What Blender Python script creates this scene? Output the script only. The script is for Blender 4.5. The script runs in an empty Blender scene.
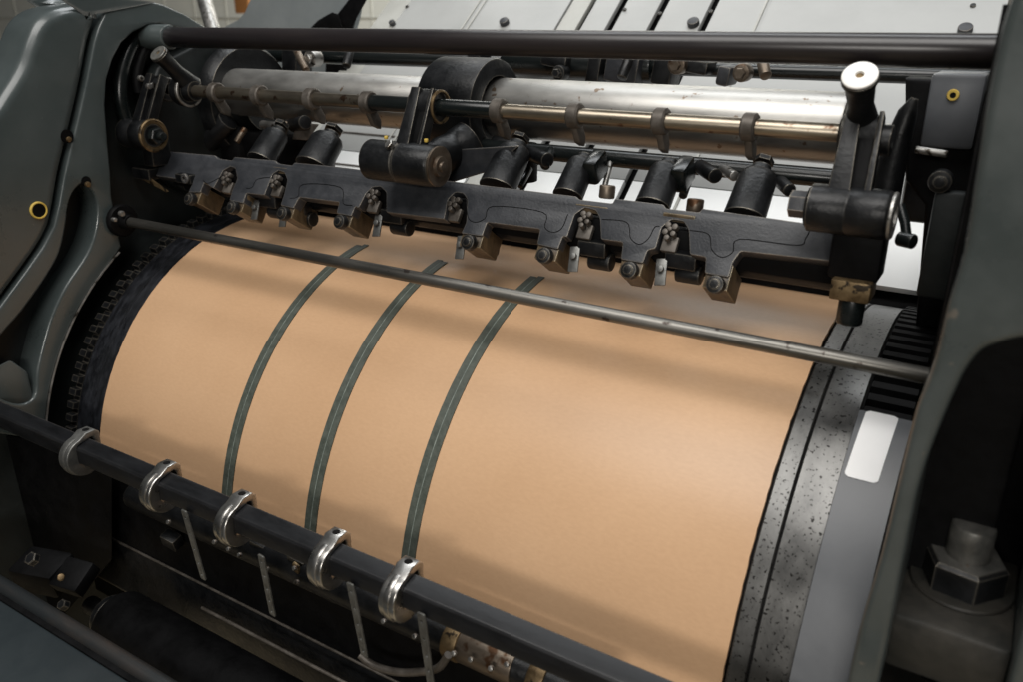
import bpy, bmesh, math, random
from mathutils import Vector, Matrix
random.seed(7)
S = 0.3                       # one unit below = the radius of the impression cylinder (0.3 m)
C = bpy.context.scene.collection
V = Vector
R = math.radians

# ------------------------------------------------------------------ camera
F = 824.4
MW = Matrix(((0.85051887, -0.19152324, 0.48983313),
             (0.52594453, 0.30971732, -0.79212217),
             (0.0, 0.93133991, 0.36415102)))
CAM = V((0.0, -2.673828, 1.873234))
def at(px, py, x=None, y=None, z=None, r=None, pl=None):
    d = MW @ V((px - 511.5, 341.0 - py, -F))
    if x is not None: s = (x - CAM.x) / d.x
    elif y is not None: s = (y - CAM.y) / d.y
    elif z is not None: s = (z - CAM.z) / d.z
    elif pl is not None: s = (pl[0] - CAM).dot(pl[1]) / d.dot(pl[1])
    else:
        A = d.y ** 2 + d.z ** 2; B = 2 * (CAM.y * d.y + CAM.z * d.z); K = CAM.y ** 2 + CAM.z ** 2 - r * r
        D = max(0.0, B * B - 4 * A * K); s = (-B - math.sqrt(D)) / (2 * A)
    return CAM + d * s

cd = bpy.data.cameras.new('camera'); cam = bpy.data.objects.new('camera', cd); C.objects.link(cam)
cam.matrix_world = Matrix.Translation(CAM * S) @ MW.to_4x4()
cd.sensor_width = 36; cd.lens = 36 * F / 1023; cd.clip_start = 0.01; cd.clip_end = 100
cd.dof.use_dof = True; cd.dof.focus_distance = 2.9 * S; cd.dof.aperture_fstop = 6.5
bpy.context.scene.camera = cam

# ------------------------------------------------------------------ materials
def mat(name, c1, c2=None, rough=0.5, rough2=None, metal=0.0, scale=20, stretch=(1, 1, 1), bump=0.0, bscale=300,
        spots=None, spot_scale=60, spot_size=0.3, coat=0.0, rlo=0.35, rhi=0.65, spec=0.5, worn=None, wear=0.6, det=6):
    m = bpy.data.materials.new(name); m.use_nodes = True
    nt = m.node_tree; N = nt.nodes; L = nt.links; b = N['Principled BSDF']
    tc0 = N.new('ShaderNodeTexCoord'); oi = N.new('ShaderNodeObjectInfo'); tv = N.new('ShaderNodeVectorMath'); tv.operation = 'MULTIPLY_ADD'
    L.new(oi.outputs['Random'], tv.inputs[0]); tv.inputs[1].default_value = (3.1, 5.7, 4.3); L.new(tc0.outputs['Object'], tv.inputs[2])
    class tc: outputs = {'Object': tv.outputs[0]}
    mp = N.new('ShaderNodeMapping'); mp.inputs['Scale'].default_value = stretch
    L.new(tc.outputs['Object'], mp.inputs['Vector'])
    n1 = N.new('ShaderNodeTexNoise'); n1.inputs['Scale'].default_value = scale; n1.inputs['Detail'].default_value = det
    n1.inputs['Roughness'].default_value = 0.65
    L.new(mp.outputs['Vector'], n1.inputs['Vector'])
    rp = N.new('ShaderNodeValToRGB'); rp.color_ramp.elements[0].position = rlo; rp.color_ramp.elements[1].position = rhi
    rp.color_ramp.elements[0].color = (*c1, 1); rp.color_ramp.elements[1].color = (*(c2 or c1), 1)
    L.new(n1.outputs['Fac'], rp.inputs['Fac']); col = rp.outputs['Color']
    if spots is not None:
        n2 = N.new('ShaderNodeTexNoise'); n2.inputs['Scale'].default_value = spot_scale; n2.inputs['Detail'].default_value = 3
        L.new(tc.outputs['Object'], n2.inputs['Vector'])
        r2 = N.new('ShaderNodeValToRGB'); r2.color_ramp.elements[0].position = spot_size; r2.color_ramp.elements[1].position = spot_size + 0.05
        r2.color_ramp.elements[0].color = (1, 1, 1, 1); r2.color_ramp.elements[1].color = (0, 0, 0, 1)
        L.new(n2.outputs['Fac'], r2.inputs['Fac'])
        mx = N.new('ShaderNodeMix'); mx.data_type = 'RGBA'
        L.new(r2.outputs['Color'], mx.inputs[0]); L.new(col, mx.inputs[6]); mx.inputs[7].default_value = (*spots, 1); col = mx.outputs[2]
    if worn is not None:                                 # bare metal on the edges, where paint has rubbed off
        ge = N.new('ShaderNodeNewGeometry'); n3 = N.new('ShaderNodeTexNoise'); n3.inputs['Scale'].default_value = 140
        L.new(tc.outputs['Object'], n3.inputs['Vector'])
        bv = N.new('ShaderNodeBevel'); bv.samples = 4; bv.inputs['Radius'].default_value = 0.0022
        dt = N.new('ShaderNodeVectorMath'); dt.operation = 'DOT_PRODUCT'
        L.new(bv.outputs['Normal'], dt.inputs[0]); L.new(ge.outputs['Normal'], dt.inputs[1])
        sb = N.new('ShaderNodeMath'); sb.operation = 'SUBTRACT'; sb.inputs[0].default_value = 1.0; L.new(dt.outputs['Value'], sb.inputs[1])
        ml = N.new('ShaderNodeMath'); ml.operation = 'MULTIPLY'; L.new(sb.outputs[0], ml.inputs[0]); L.new(n3.outputs['Fac'], ml.inputs[1])
        m3 = N.new('ShaderNodeMath'); m3.operation = 'MULTIPLY'; m3.use_clamp = True; L.new(ml.outputs[0], m3.inputs[0]); m3.inputs[1].default_value = 12 * wear
        mx = N.new('ShaderNodeMix'); mx.data_type = 'RGBA'
        L.new(m3.outputs[0], mx.inputs[0]); L.new(col, mx.inputs[6]); mx.inputs[7].default_value = (*worn, 1); col = mx.outputs[2]
        L.new(m3.outputs[0], b.inputs['Metallic'])
    else:
        b.inputs['Metallic'].default_value = metal
    L.new(col, b.inputs['Base Color'])
    mr = N.new('ShaderNodeMapRange'); mr.inputs[1].default_value = 0.3; mr.inputs[2].default_value = 0.7
    mr.inputs[3].default_value = rough; mr.inputs[4].default_value = rough2 if rough2 is not None else min(1, rough + 0.12)
    L.new(n1.outputs['Fac'], mr.inputs[0]); L.new(mr.outputs[0], b.inputs['Roughness'])
    b.inputs['Coat Weight'].default_value = coat; b.inputs['Coat Roughness'].default_value = 0.15
    b.inputs['Specular IOR Level'].default_value = spec
    if bump:
        nb = N.new('ShaderNodeTexNoise'); nb.inputs['Scale'].default_value = bscale; nb.inputs['Detail'].default_value = 4
        L.new(mp.outputs['Vector'], nb.inputs['Vector'])
        bp = N.new('ShaderNodeBump'); bp.inputs['Strength'].default_value = bump; bp.inputs['Distance'].default_value = 0.001
        L.new(nb.outputs['Fac'], bp.inputs['Height']); L.new(bp.outputs['Normal'], b.inputs['Normal'])
    return m

M = {}
M['paint'] = mat('grey_green_enamel', (0.042, 0.053, 0.053), (0.055, 0.067, 0.067), 0.20, 0.44, scale=11, bump=0.35, bscale=30, worn=(0.4, 0.4, 0.38), wear=0.25, coat=0.35, spots=(0.085, 0.095, 0.09), spot_scale=150, spot_size=0.235)
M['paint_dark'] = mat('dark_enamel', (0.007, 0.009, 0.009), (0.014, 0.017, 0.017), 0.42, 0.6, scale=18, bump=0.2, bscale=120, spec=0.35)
M['paint_right'] = mat('worn_grey_enamel', (0.045, 0.054, 0.053), (0.062, 0.072, 0.071), 0.22, 0.46, scale=14, bump=0.35, bscale=30, coat=0.35, spots=(0.11, 0.10, 0.085), spot_scale=110, spot_size=0.245)
M['black'] = mat('oily_black_casting', (0.003, 0.0034, 0.004), (0.009, 0.0095, 0.0105), 0.32, 0.5, scale=45, bump=0.4, bscale=230, worn=(0.30, 0.27, 0.22), wear=0.45, spec=0.32)
M['black_plain'] = mat('flat_black', (0.0015, 0.0015, 0.0017), (0.004, 0.004, 0.0044), 0.5, 0.7, scale=40, bump=0.3, bscale=160, spec=0.12)  # for black parts, and as painted shade in recesses and filler plates
M['black_gloss'] = mat('black_enamel_bar', (0.004, 0.006, 0.006), (0.008, 0.010, 0.010), 0.22, 0.34, scale=30, stretch=(.2, 1, 1), bump=0.05, bscale=200)
M['tie'] = mat('brown_black_tie_bar', (0.012, 0.010, 0.011), (0.020, 0.016, 0.016), 0.27, 0.38, scale=24, stretch=(.15, 1, 1), bump=0.06, bscale=120)
M['gripper'] = mat('blued_steel_plate', (0.020, 0.022, 0.026), (0.033, 0.035, 0.040), 0.42, 0.55, metal=0, scale=60, bump=0.3, bscale=420, worn=(0.45, 0.40, 0.33), wear=0.5)
M['bronze'] = mat('oiled_bronze_brown', (0.028, 0.019, 0.010), (0.10, 0.068, 0.036), 0.34, 0.5, metal=0.25, scale=90, bump=0.35, bscale=300, stretch=(1, 1, .4), worn=(0.5, 0.42, 0.28), wear=0.6)
M['brass'] = mat('dirty_brass', (0.10, 0.065, 0.032), (0.24, 0.17, 0.09), 0.38, 0.55, metal=0.75, scale=70, bump=0.25, bscale=260, spots=(0.03, 0.022, 0.014), spot_scale=120, spot_size=0.36)
M['rust'] = mat('oily_rust_steel', (0.10, 0.075, 0.055), (0.22, 0.18, 0.14), 0.36, 0.5, metal=0.8, scale=50, stretch=(.3, 1, 1), bump=0.15, bscale=200, spots=(0.08, 0.04, 0.02), spot_scale=50, spot_size=0.34)
M['shaft'] = mat('brownish_ground_steel', (0.22, 0.185, 0.14), (0.36, 0.315, 0.25), 0.26, 0.42, metal=0.95, scale=30, stretch=(.35, 1, 1), bump=0.08, bscale=200, spots=(0.12, 0.07, 0.045), spot_scale=60, spot_size=0.33)
M['roller'] = mat('dull_nickel_roller', (0.34, 0.33, 0.31), (0.47, 0.46, 0.435), 0.34, 0.48, metal=0.9, scale=22, stretch=(.5, 1, 1), bump=0.06, bscale=160, spots=(0.20, 0.15, 0.11), spot_scale=80, spot_size=0.29)
M['collar'] = mat('grey_brown_collar', (0.07, 0.06, 0.05), (0.14, 0.125, 0.11), 0.4, 0.6, metal=0.5, scale=60, bump=0.2, bscale=200)
M['rod'] = mat('dark_drawn_steel', (0.11, 0.105, 0.095), (0.23, 0.22, 0.20), 0.32, 0.48, metal=0.85, scale=40, stretch=(.12, 1, 1), bump=0.12, bscale=160, spots=(0.05, 0.04, 0.035), spot_scale=70, spot_size=0.30)
M['chrome'] = mat('scuffed_chrome', (0.40, 0.385, 0.36), (0.56, 0.545, 0.52), 0.24, 0.36, metal=1.0, scale=60, bump=0.05, bscale=120)
M['steel'] = mat('worn_steel', (0.28, 0.27, 0.25), (0.45, 0.44, 0.42), 0.3, 0.5, metal=0.9, scale=60, bump=0.2, bscale=240, spots=(0.07, 0.06, 0.05), spot_scale=120, spot_size=0.36)
M['bearer'] = mat('pitted_bearer_steel', (0.05, 0.05, 0.049), (0.21, 0.207, 0.20), 0.30, 0.44, metal=0.85, scale=11, stretch=(1.6, 1, 1), bump=0.06, bscale=300, spots=(0.016, 0.015, 0.014), spot_scale=360, spot_size=0.345, rlo=0.28, rhi=0.72, det=5)
M['oily'] = mat('inky_black_bearer', (0.006, 0.0065, 0.008), (0.026, 0.028, 0.034), 0.26, 0.42, scale=60, stretch=(2, .8, .8), bump=0.4, bscale=240, rlo=0.42, rhi=0.75)
M['white_cap'] = mat('polished_end_face', (0.80, 0.78, 0.74), (0.88, 0.86, 0.82), 0.35, 0.5, scale=60)
M['tin'] = mat('nut_grey', (0.08, 0.08, 0.075), (0.18, 0.175, 0.16), 0.36, 0.5, metal=0.5, scale=50, bump=0.25, bscale=200, spots=(0.13, 0.08, 0.05), spot_scale=90, spot_size=0.29)
M['board'] = mat('pale_painted_board', (0.34, 0.345, 0.335), (0.39, 0.395, 0.385), 0.38, 0.5, scale=6)
M['litpanel'] = mat('lit_board_panel', (0.78, 0.79, 0.78), (0.84, 0.85, 0.84), 0.3, 0.4, scale=6)  # strong light on the lower board is put into this whiter colour
M['boardgrey'] = mat('board_strip', (0.36, 0.36, 0.33), (0.44, 0.44, 0.41), 0.4, 0.5, scale=12)
M['sheet'] = mat('grey_sheet_metal', (0.25, 0.28, 0.29), (0.31, 0.34, 0.35), 0.3, 0.42, scale=8, metal=0.3)
M['sticker'] = mat('white_sticker', (0.90, 0.90, 0.90), (0.93, 0.93, 0.93), 0.45, 0.5, scale=30)
M['guard'] = mat('grey_guard_paint', (0.085, 0.09, 0.098), (0.115, 0.12, 0.128), 0.34, 0.46, scale=10, bump=0.1, bscale=60)
M['yellow'] = mat('yellow_paint_ring', (0.50, 0.34, 0.06), (0.62, 0.44, 0.09), 0.5, 0.6, scale=80)
M['tape'] = mat('grey_green_tape', (0.045, 0.054, 0.043), (0.078, 0.088, 0.072), 0.5, 0.65, scale=120, bump=0.3, bscale=500)
M['tapeline'] = mat('pale_tape_thread', (0.10, 0.12, 0.105), (0.22, 0.25, 0.22), 0.5, 0.6, scale=160)
M['bar'] = mat('black_square_bar', (0.004, 0.0042, 0.005), (0.009, 0.0095, 0.011), 0.34, 0.46, scale=90, stretch=(.3, 1, 1), bump=0.15, bscale=220, worn=(0.22, 0.21, 0.20), wear=0.5, spec=0.3)
M['dullsteel'] = mat('dull_dark_steel', (0.12, 0.12, 0.115), (0.2, 0.2, 0.19), 0.4, 0.5, metal=0.8, scale=80, bump=0.2)
M['strap'] = mat('dull_strap', (0.07, 0.07, 0.065), (0.14, 0.14, 0.13), 0.45, 0.6, metal=0.4, scale=80, bump=0.2)
M['fore'] = mat('blue_grey_cover', (0.016, 0.022, 0.025), (0.022, 0.029, 0.032), 0.4, 0.5, scale=10, bump=0.1, bscale=80)
M['edge'] = mat('rusty_dark_edge', (0.012, 0.014, 0.015), (0.034, 0.024, 0.018), 0.4, 0.5, scale=14, stretch=(.3, 1, 1), rlo=.45, rhi=.7)
M['ledge'] = mat('grimy_brown_ledge', (0.011, 0.012, 0.011), (0.030, 0.027, 0.022), 0.4, 0.6, scale=22, bump=0.4, bscale=90)
M['tile'] = mat('pale_wall_tile', (0.70, 0.71, 0.66), (0.76, 0.77, 0.72), 0.3, 0.4, scale=3)
M['joint'] = mat('tile_joint', (0.52, 0.52, 0.47), (0.56, 0.56, 0.51), 0.6)
M['wood'] = mat('orange_wood', (0.34, 0.15, 0.05), (0.44, 0.20, 0.07), 0.5, 0.6, scale=5)
M['floor'] = mat('tan_floor', (0.36, 0.29, 0.19), (0.44, 0.36, 0.24), 0.5, 0.6, scale=5)

def paper_mat():
    m = bpy.data.materials.new('manila_packing_paper'); m.use_nodes = True
    nt = m.node_tree; N = nt.nodes; L = nt.links; b = N['Principled BSDF']
    tc = N.new('ShaderNodeTexCoord')
    big = N.new('ShaderNodeTexNoise'); big.inputs['Scale'].default_value = 5; big.inputs['Detail'].default_value = 5
    L.new(tc.outputs['Object'], big.inputs['Vector'])
    fib = N.new('ShaderNodeTexNoise'); fib.inputs['Scale'].default_value = 420; fib.inputs['Detail'].default_value = 3
    mp = N.new('ShaderNodeMapping'); mp.inputs['Scale'].default_value = (0.45, 1, 1)
    L.new(tc.outputs['Object'], mp.inputs['Vector']); L.new(mp.outputs['Vector'], fib.inputs['Vector'])
    rp = N.new('ShaderNodeValToRGB'); rp.color_ramp.elements[0].position = 0.3; rp.color_ramp.elements[1].position = 0.7
    rp.color_ramp.elements[0].color = (0.53, 0.328, 0.186, 1); rp.color_ramp.elements[1].color = (0.595, 0.382, 0.226, 1)
    L.new(big.outputs['Fac'], rp.inputs['Fac'])
    r2 = N.new('ShaderNodeValToRGB'); r2.color_ramp.elements[0].position = 0.25; r2.color_ramp.elements[1].position = 0.75
    r2.color_ramp.elements[0].color = (0.93, 0.92, 0.91, 1); r2.color_ramp.elements[1].color = (1, 1, 1, 1)
    L.new(fib.outputs['Fac'], r2.inputs['Fac'])
    mx = N.new('ShaderNodeMix'); mx.data_type = 'RGBA'; mx.blend_type = 'MULTIPLY'; mx.inputs[0].default_value = 1
    L.new(rp.outputs['Color'], mx.inputs[6]); L.new(r2.outputs['Color'], mx.inputs[7]); L.new(mx.outputs[2], b.inputs['Base Color'])
    b.inputs['Roughness'].default_value = 0.35; b.inputs['Specular IOR Level'].default_value = 0.45
    bp = N.new('ShaderNodeBump'); bp.inputs['Strength'].default_value = 0.08; bp.inputs['Distance'].default_value = 0.0006
    L.new(fib.outputs['Fac'], bp.inputs['Height']); L.new(bp.outputs['Normal'], b.inputs['Normal'])
    return m
M['paper'] = paper_mat()

# ------------------------------------------------------------------ mesh helpers (all in cylinder radii)
def new(): return bmesh.new()
def frame_of(axis):
    w = V(axis).normalized(); t = V((0, 0, 1)) if abs(w.z) < 0.9 else V((1, 0, 0))
    u = t.cross(w).normalized(); return u, w.cross(u), w
def lathe(bm, o, axis, prof, seg=36, closed=False, squash=1.0):
    """prof: list of (t along axis, radius)"""
    o = V(o); u, v, w = frame_of(axis); rows = []
    for t, r in prof:
        if r < 1e-6: rows.append([bm.verts.new(o + w * t)])
        else: rows.append([bm.verts.new(o + w * t + u * (r * math.cos(2 * math.pi * k / seg)) + v * (r * squash * math.sin(2 * math.pi * k / seg))) for k in range(seg)])
    pairs = list(zip(rows, rows[1:]))
    if closed: pairs.append((rows[-1], rows[0]))
    for a, b in pairs:
        for k in range(seg):
            k2 = (k + 1) % seg
            if len(a) == 1 and len(b) == 1: continue
            if len(a) == 1: bm.faces.new((a[0], b[k], b[k2]))
            elif len(b) == 1: bm.faces.new((a[k], b[0], a[k2]))
            else: bm.faces.new((a[k], b[k], b[k2], a[k2]))
    return bm
def cyl(bm, p0, p1, r, r1=None, seg=32, bv=0.004):
    p0 = V(p0); p1 = V(p1); h = (p1 - p0).length; r1 = r if r1 is None else r1
    b = min(bv, h * .3, r * .5, r1 * .5)
    return lathe(bm, p0, p1 - p0, [(0, 0), (0, r - b), (b * .3, r - b * .3), (b, r), (h - b, r1), (h - b * .3, r1 - b * .3), (h, r1 - b), (h, 0)], seg)
def ring(bm, o, axis, ro, ri, h, seg=36, bv=0.004):
    return lathe(bm, o, axis, [(0, ri), (0, ro - bv), (bv, ro), (h - bv, ro), (h, ro - bv), (h, ri)], seg, closed=True)
def hexa(bm, o, axis, r, h, rot=0.0, bv=0.12):
    o = V(o); u, v, w = frame_of(axis); rows = []
    for t, k in ((0, 1), (h * (1 - bv), 1), (h, 1 - bv)):
        rows.append([bm.verts.new(o + w * t + u * (r * k * math.cos(rot + i * math.pi / 3)) + v * (r * k * math.sin(rot + i * math.pi / 3))) for i in range(6)])
    for a, b in zip(rows, rows[1:]):
        for i in range(6): bm.faces.new((a[i], b[i], b[(i + 1) % 6], a[(i + 1) % 6]))
    bm.faces.new(rows[0][::-1]); bm.faces.new(rows[-1]); return bm
def box(bm, c, size, bv=0.006, rot=None, axes=None):
    c = V(c); t = new(); bmesh.ops.create_cube(t, size=1)
    for v in t.verts: v.co = V((v.co.x * size[0], v.co.y * size[1], v.co.z * size[2]))
    if bv: bmesh.ops.bevel(t, geom=list(t.edges), offset=min(bv, min(size) * .4), segments=2, affect='EDGES', profile=0.5)
    mt = Matrix.Identity(3)
    if rot: mt = Matrix.Rotation(rot[2], 3, 'Z') @ Matrix.Rotation(rot[1], 3, 'Y') @ Matrix.Rotation(rot[0], 3, 'X')
    if axes: mt = Matrix((axes[0], axes[1], axes[2])).transposed()
    for v in t.verts: v.co = mt @ v.co + c
    merge(bm, t); return bm
def merge(bm, t):
    me = bpy.data.meshes.new('tmp'); t.to_mesh(me); t.free(); bm.from_mesh(me); bpy.data.meshes.remove(me)
def prism(bm, pts, bv=0.004):
    """closed solid between two 3D outlines of equal length"""
    a, b = pts; t = new(); A = [t.verts.new(p) for p in a]; B = [t.verts.new(p) for p in b]; n = len(A)
    t.faces.new(A); t.faces.new(B[::-1])
    for i in range(n): t.faces.new((A[i], B[i], B[(i + 1) % n], A[(i + 1) % n]))
    bmesh.ops.recalc_face_normals(t, faces=t.faces)
    if bv: bmesh.ops.bevel(t, geom=list(t.edges), offset=bv, segments=2, affect='EDGES', profile=0.5)
    merge(bm, t); return bm
def smooth(pts, n=5, closed=True):
    out = []; m = len(pts)
    rng = range(m) if closed else range(m - 1)
    for i in rng:
        g = lambda k: V(pts[k % m]) if closed else V(pts[max(0, min(m - 1, k))])
        p0, p1, p2, p3 = g(i - 1), g(i), g(i + 1), g(i + 2)
        for k in range(n):
            t = k / n
            out.append(0.5 * ((2 * p1) + (p2 - p0) * t + (2 * p0 - 5 * p1 + 4 * p2 - p3) * t * t + (3 * p1 - p0 - 3 * p2 + p3) * t ** 3))
    if not closed: out.append(V(pts[-1]))
    return out
def fillet(pts, r, n=4):
    out = []; m = len(pts)
    for i in range(m):
        a, p, b = V(pts[i - 1]), V(pts[i]), V(pts[(i + 1) % m])
        d1 = (a - p); d2 = (b - p); q = min(r, d1.length * .45, d2.length * .45)
        s = p + d1.normalized() * q; e = p + d2.normalized() * q
        for k in range(n + 1):
            t = k / n; out.append(s * (1 - t) ** 2 + p * 2 * t * (1 - t) + e * t * t)
    return out
def plate(bm, fr, outer, holes=(), depth=0.05, bv=0.006, res=2):
    """fr = (origin, u, v, n); outer/holes 2D; front face at n=0, body goes back by depth"""
    o, u, v, n = fr
    cu = bpy.data.curves.new('tmp', 'CURVE'); cu.dimensions = '2D'; cu.fill_mode = 'BOTH'
    for poly in [outer] + list(holes):
        sp = cu.splines.new('POLY'); sp.points.add(len(poly) - 1)
        for i, p in enumerate(poly): sp.points[i].co = (p[0], p[1], 0, 1)
        sp.use_cyclic_u = True
    cu.extrude = depth / 2 - bv; cu.bevel_depth = bv; cu.bevel_resolution = res; cu.offset = -bv
    ob = bpy.data.objects.new('tmp', cu); C.objects.link(ob)
    me = bpy.data.meshes.new_from_object(ob)
    bpy.data.objects.remove(ob); bpy.data.curves.remove(cu)
    k = len(bm.verts); bm.from_mesh(me); bpy.data.meshes.remove(me); bm.verts.ensure_lookup_table()
    nv = list(bm.verts)[k:]
    bmesh.ops.remove_doubles(bm, verts=nv, dist=1e-5)
    bm.verts.ensure_lookup_table()
    for w in list(bm.verts)[k:]:
        c = w.co.copy(); w.co = o + u * c.x + v * c.y + n * (c.z - depth / 2)
    return bm
def sweep(bm, pts, r, seg=10):
    pts = [V(p) for p in pts]; rows = []; nrm = None
    for i, p in enumerate(pts):
        d = (pts[min(i + 1, len(pts) - 1)] - pts[max(i - 1, 0)]).normalized()
        if nrm is None:
            nrm = d.orthogonal().normalized()
        nrm = (nrm - d * nrm.dot(d)).normalized(); q = d.cross(nrm)
        rr = r[i] if isinstance(r, (list, tuple)) else r
        rows.append([bm.verts.new(p + nrm * (rr * math.cos(2 * math.pi * k / seg)) + q * (rr * math.sin(2 * math.pi * k / seg))) for k in range(seg)])
    for a, b in zip(rows, rows[1:]):
        for k in range(seg): bm.faces.new((a[k], a[(k + 1) % seg], b[(k + 1) % seg], b[k]))
    bm.faces.new(rows[0][::-1]); bm.faces.new(rows[-1]); return bm
def arcstrip(bm, x0, x1, r, a0, a1, th=0.006, n=60, edge=None):
    """shell strip round the cylinder axis; angle 0 = top, positive = towards the camera"""
    rows = []
    for k in range(n + 1):
        a = R(a0 + (a1 - a0) * k / n); e = edge(k) if edge else 0
        f = lambda x, rr: bm.verts.new((x, -rr * math.sin(a), rr * math.cos(a)))
        rows.append((f(x0 + e, r - th), f(x0 + e, r), f(x1 - e, r), f(x1 - e, r - th)))
    for a, b in zip(rows, rows[1:]):
        for i in range(4): bm.faces.new((a[i], b[i], b[(i + 1) % 4], a[(i + 1) % 4]))
    bm.faces.new(rows[0]); bm.faces.new(rows[-1][::-1]); return bm

# ------------------------------------------------------------------ object helpers
def thing(name, label, cat, loc, group=None):
    o = bpy.data.objects.new(name, None); o.empty_display_size = 0.02; C.objects.link(o); o.location = V(loc) * S
    o['label'] = label; o['category'] = cat
    if group: o['group'] = group
    return o
def part(name, bm, m, parent=None, label=None, angle=38):
    bmesh.ops.recalc_face_normals(bm, faces=bm.faces)
    if parent is None: org = V((0, 0, 0)); 
    else:
        org = V((0, 0, 0)); q = parent
        while q is not None: org += q.location; q = q.parent
    for v in bm.verts: v.co = v.co * S - org
    lim = math.radians(angle)
    for f in bm.faces: f.smooth = True
    for e in bm.edges:
        if len(e.link_faces) == 2: e.smooth = e.calc_face_angle(0) < lim
    me = bpy.data.meshes.new(name); bm.to_mesh(me); bm.free(); me.materials.append(M[m])
    o = bpy.data.objects.new(name, me); C.objects.link(o)
    if parent is not None: o.parent = parent
    if label: o['label'] = label
    return o
def solo(name, bm, m, label, cat, group=None, angle=38):
    c = sum((v.co for v in bm.verts), V()) / len(bm.verts)
    for v in bm.verts: v.co -= c
    o = part(name, bm, m, None, None, angle); o.location = c * S
    o['label'] = label; o['category'] = cat
    if group: o['group'] = group
    return o
def struct(name, bm, m):
    o = part(name, bm, m); o['kind'] = 'structure'; return o
def copy_tree(o, parent=None, shift=None):
    c = o.copy(); C.objects.link(c); c.parent = parent
    for ch in [k for k in C.objects if k.parent == o]: copy_tree(ch, c)
    if shift is not None: c.location = o.location + V(shift) * S
    return c

XL, XR = -3.3, -0.12

# ================================================================== impression cylinder
t = thing('impression_cylinder', 'large printing cylinder wrapped in tan packing paper with three grey green tape stripes', 'cylinder', (-1.75, 0, 0))
b = new(); lathe(b, (-3.2, 0, 0), (1, 0, 0), [(0, 0), (0, .985), (2.95, .985), (2.95, 0)], 160); part('cylinder_body', b, 'black_plain', t)
b = new(); lathe(b, (-3.250, 0, 0), (1, 0, 0), [(0, .9), (0, .99), (.004, .996), (.095, .996), (.099, .988), (.105, .996), (.173, .996), (.175, .99), (.175, .9)], 200)
part('bearer_ring', b, 'oily', t, 'inky black bearer ring at the far left end of the cylinder')
b = new(); lathe(b, (-.408, 0, 0), (1, 0, 0), [(0, .9), (0, .993), (.003, .996), (.047, .996), (.050, .992), (.050, .9)], 200)
part('bearer_ring', b, 'bearer', t, 'narrow pitted steel ring beside the paper')
b = new(); lathe(b, (-.355, 0, 0), (1, 0, 0), [(0, .9), (0, .990), (.004, .996), (.098, .996), (.102, .990), (.102, .9)], 200)
part('bearer_ring', b, 'bearer', t, 'wide pitted steel ring next to the grey guard')
random.seed(3)
jit = [random.uniform(0, .0022) for _ in range(200)]
b = new(); arcstrip(b, -3.082, -.414, 1.0, -62, 150, .012, 150, lambda k: jit[k] * (1 if k % 3 else .3)); part('paper_sheet', b, 'paper', t)
for x0, a0 in ((-2.296, 8.8), (-1.872, 9.0), (-1.446, 9.0)):
    for u0, u1, da in ((-.027, -.0015, .0), (.0015, .027, random.choice((-.6, .5, -.9)))):
        b = new(); arcstrip(b, x0 + u0, x0 + u1, 1.004, a0 + da, 125, .005, 90, lambda k: random.uniform(0, .0008)); tp = part('tape_stripe', b, 'tape', t)
    b = new(); arcstrip(b, x0 - .002, x0 + .002, 1.0035, a0 + .8, 125, .002, 90); part('centre_thread', b, 'tapeline', tp)
def gear(x0, x1, n, r0, r1):
    b = new(); lathe(b, (x0, 0, 0), (1, 0, 0), [(0, .8), (0, r0), (x1 - x0, r0), (x1 - x0, .8)], n * 2)
    for k in range(n):
        a = 2 * math.pi * k / n; c, s = math.cos(a), math.sin(a); w = math.pi * r0 / n
        q = []
        for x in (x0, x1):
            q.append([V((x, -(rr * s + ww * c), rr * c - ww * s)) for rr, ww in ((r0 - .01, -w * .70), (r1, -w * .50), (r1, w * .50), (r0 - .01, w * .70))])
        prism(b, q, 0)
    return b
part('gear_ring', gear(-3.297, -3.254, 112, .992, 1.018), 'black', t, 'black gear teeth beside the left frame', 20)
part('gear_ring', gear(-.245, -.128, 130, .980, 1.008), 'black_plain', t, 'dark gear teeth above the grey guard', 20)

# ================================================================== left side frame
t = thing('side_frame', 'tall grey green cast side frame with rounded cover at the left end of the press', 'machine frame', (-3.5, -.5, 0))
frL = (V((XL, 0, 0)), V((0, 1, 0)), V((0, 0, 1)), V((1, 0, 0)))
def q2(px, py, x=XL):
    p = at(px, py, x=x); return V((p.y, p.z))
seam = [(101, 15), (97, 26), (92, 42), (85, 78), (76, 118), (68, 150), (62, 176), (57, 205), (52, 226), (41, 247), (22, 274), (-6, 312)]
flange = [q2(*p) for p in [(127, 3), (114, 5), (105, 13), (99, 26)]] + [q2(p[0] + 2, p[1]) for p in seam[2:]]
flange += [q2(-60, 392), q2(-60, 425)]
arc_a = [100 - k * 3 for k in range(20)]
flange += [V((-1.1 * math.sin(R(a)), 1.1 * math.cos(R(a)))) for a in arc_a if 32 < a < 80]
flange += [q2(*p) for p in [(122, 247), (118, 228), (112, 195), (111, 172), (108, 140), (105.5, 105), (107, 80), (113, 60), (122, 43), (134, 32), (148, 25), (160, 24), (204, 34), (206, 27), (185, 14), (163, 4), (145, 0)]]
pocket = smooth([q2(*p) for p in [(86, 184), (97, 201), (96, 228), (87, 254), (66, 286), (52, 315), (43, 345), (37, 372), (34, 398), (14, 404), (-15, 385), (-5, 345), (22, 312), (46, 278), (60, 252), (66, 226), (69, 204), (76, 189)]], 4)
b = new(); plate(b, frL, flange, [pocket], .16, .012, 3); part('frame_flange', b, 'paint', t)
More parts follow.
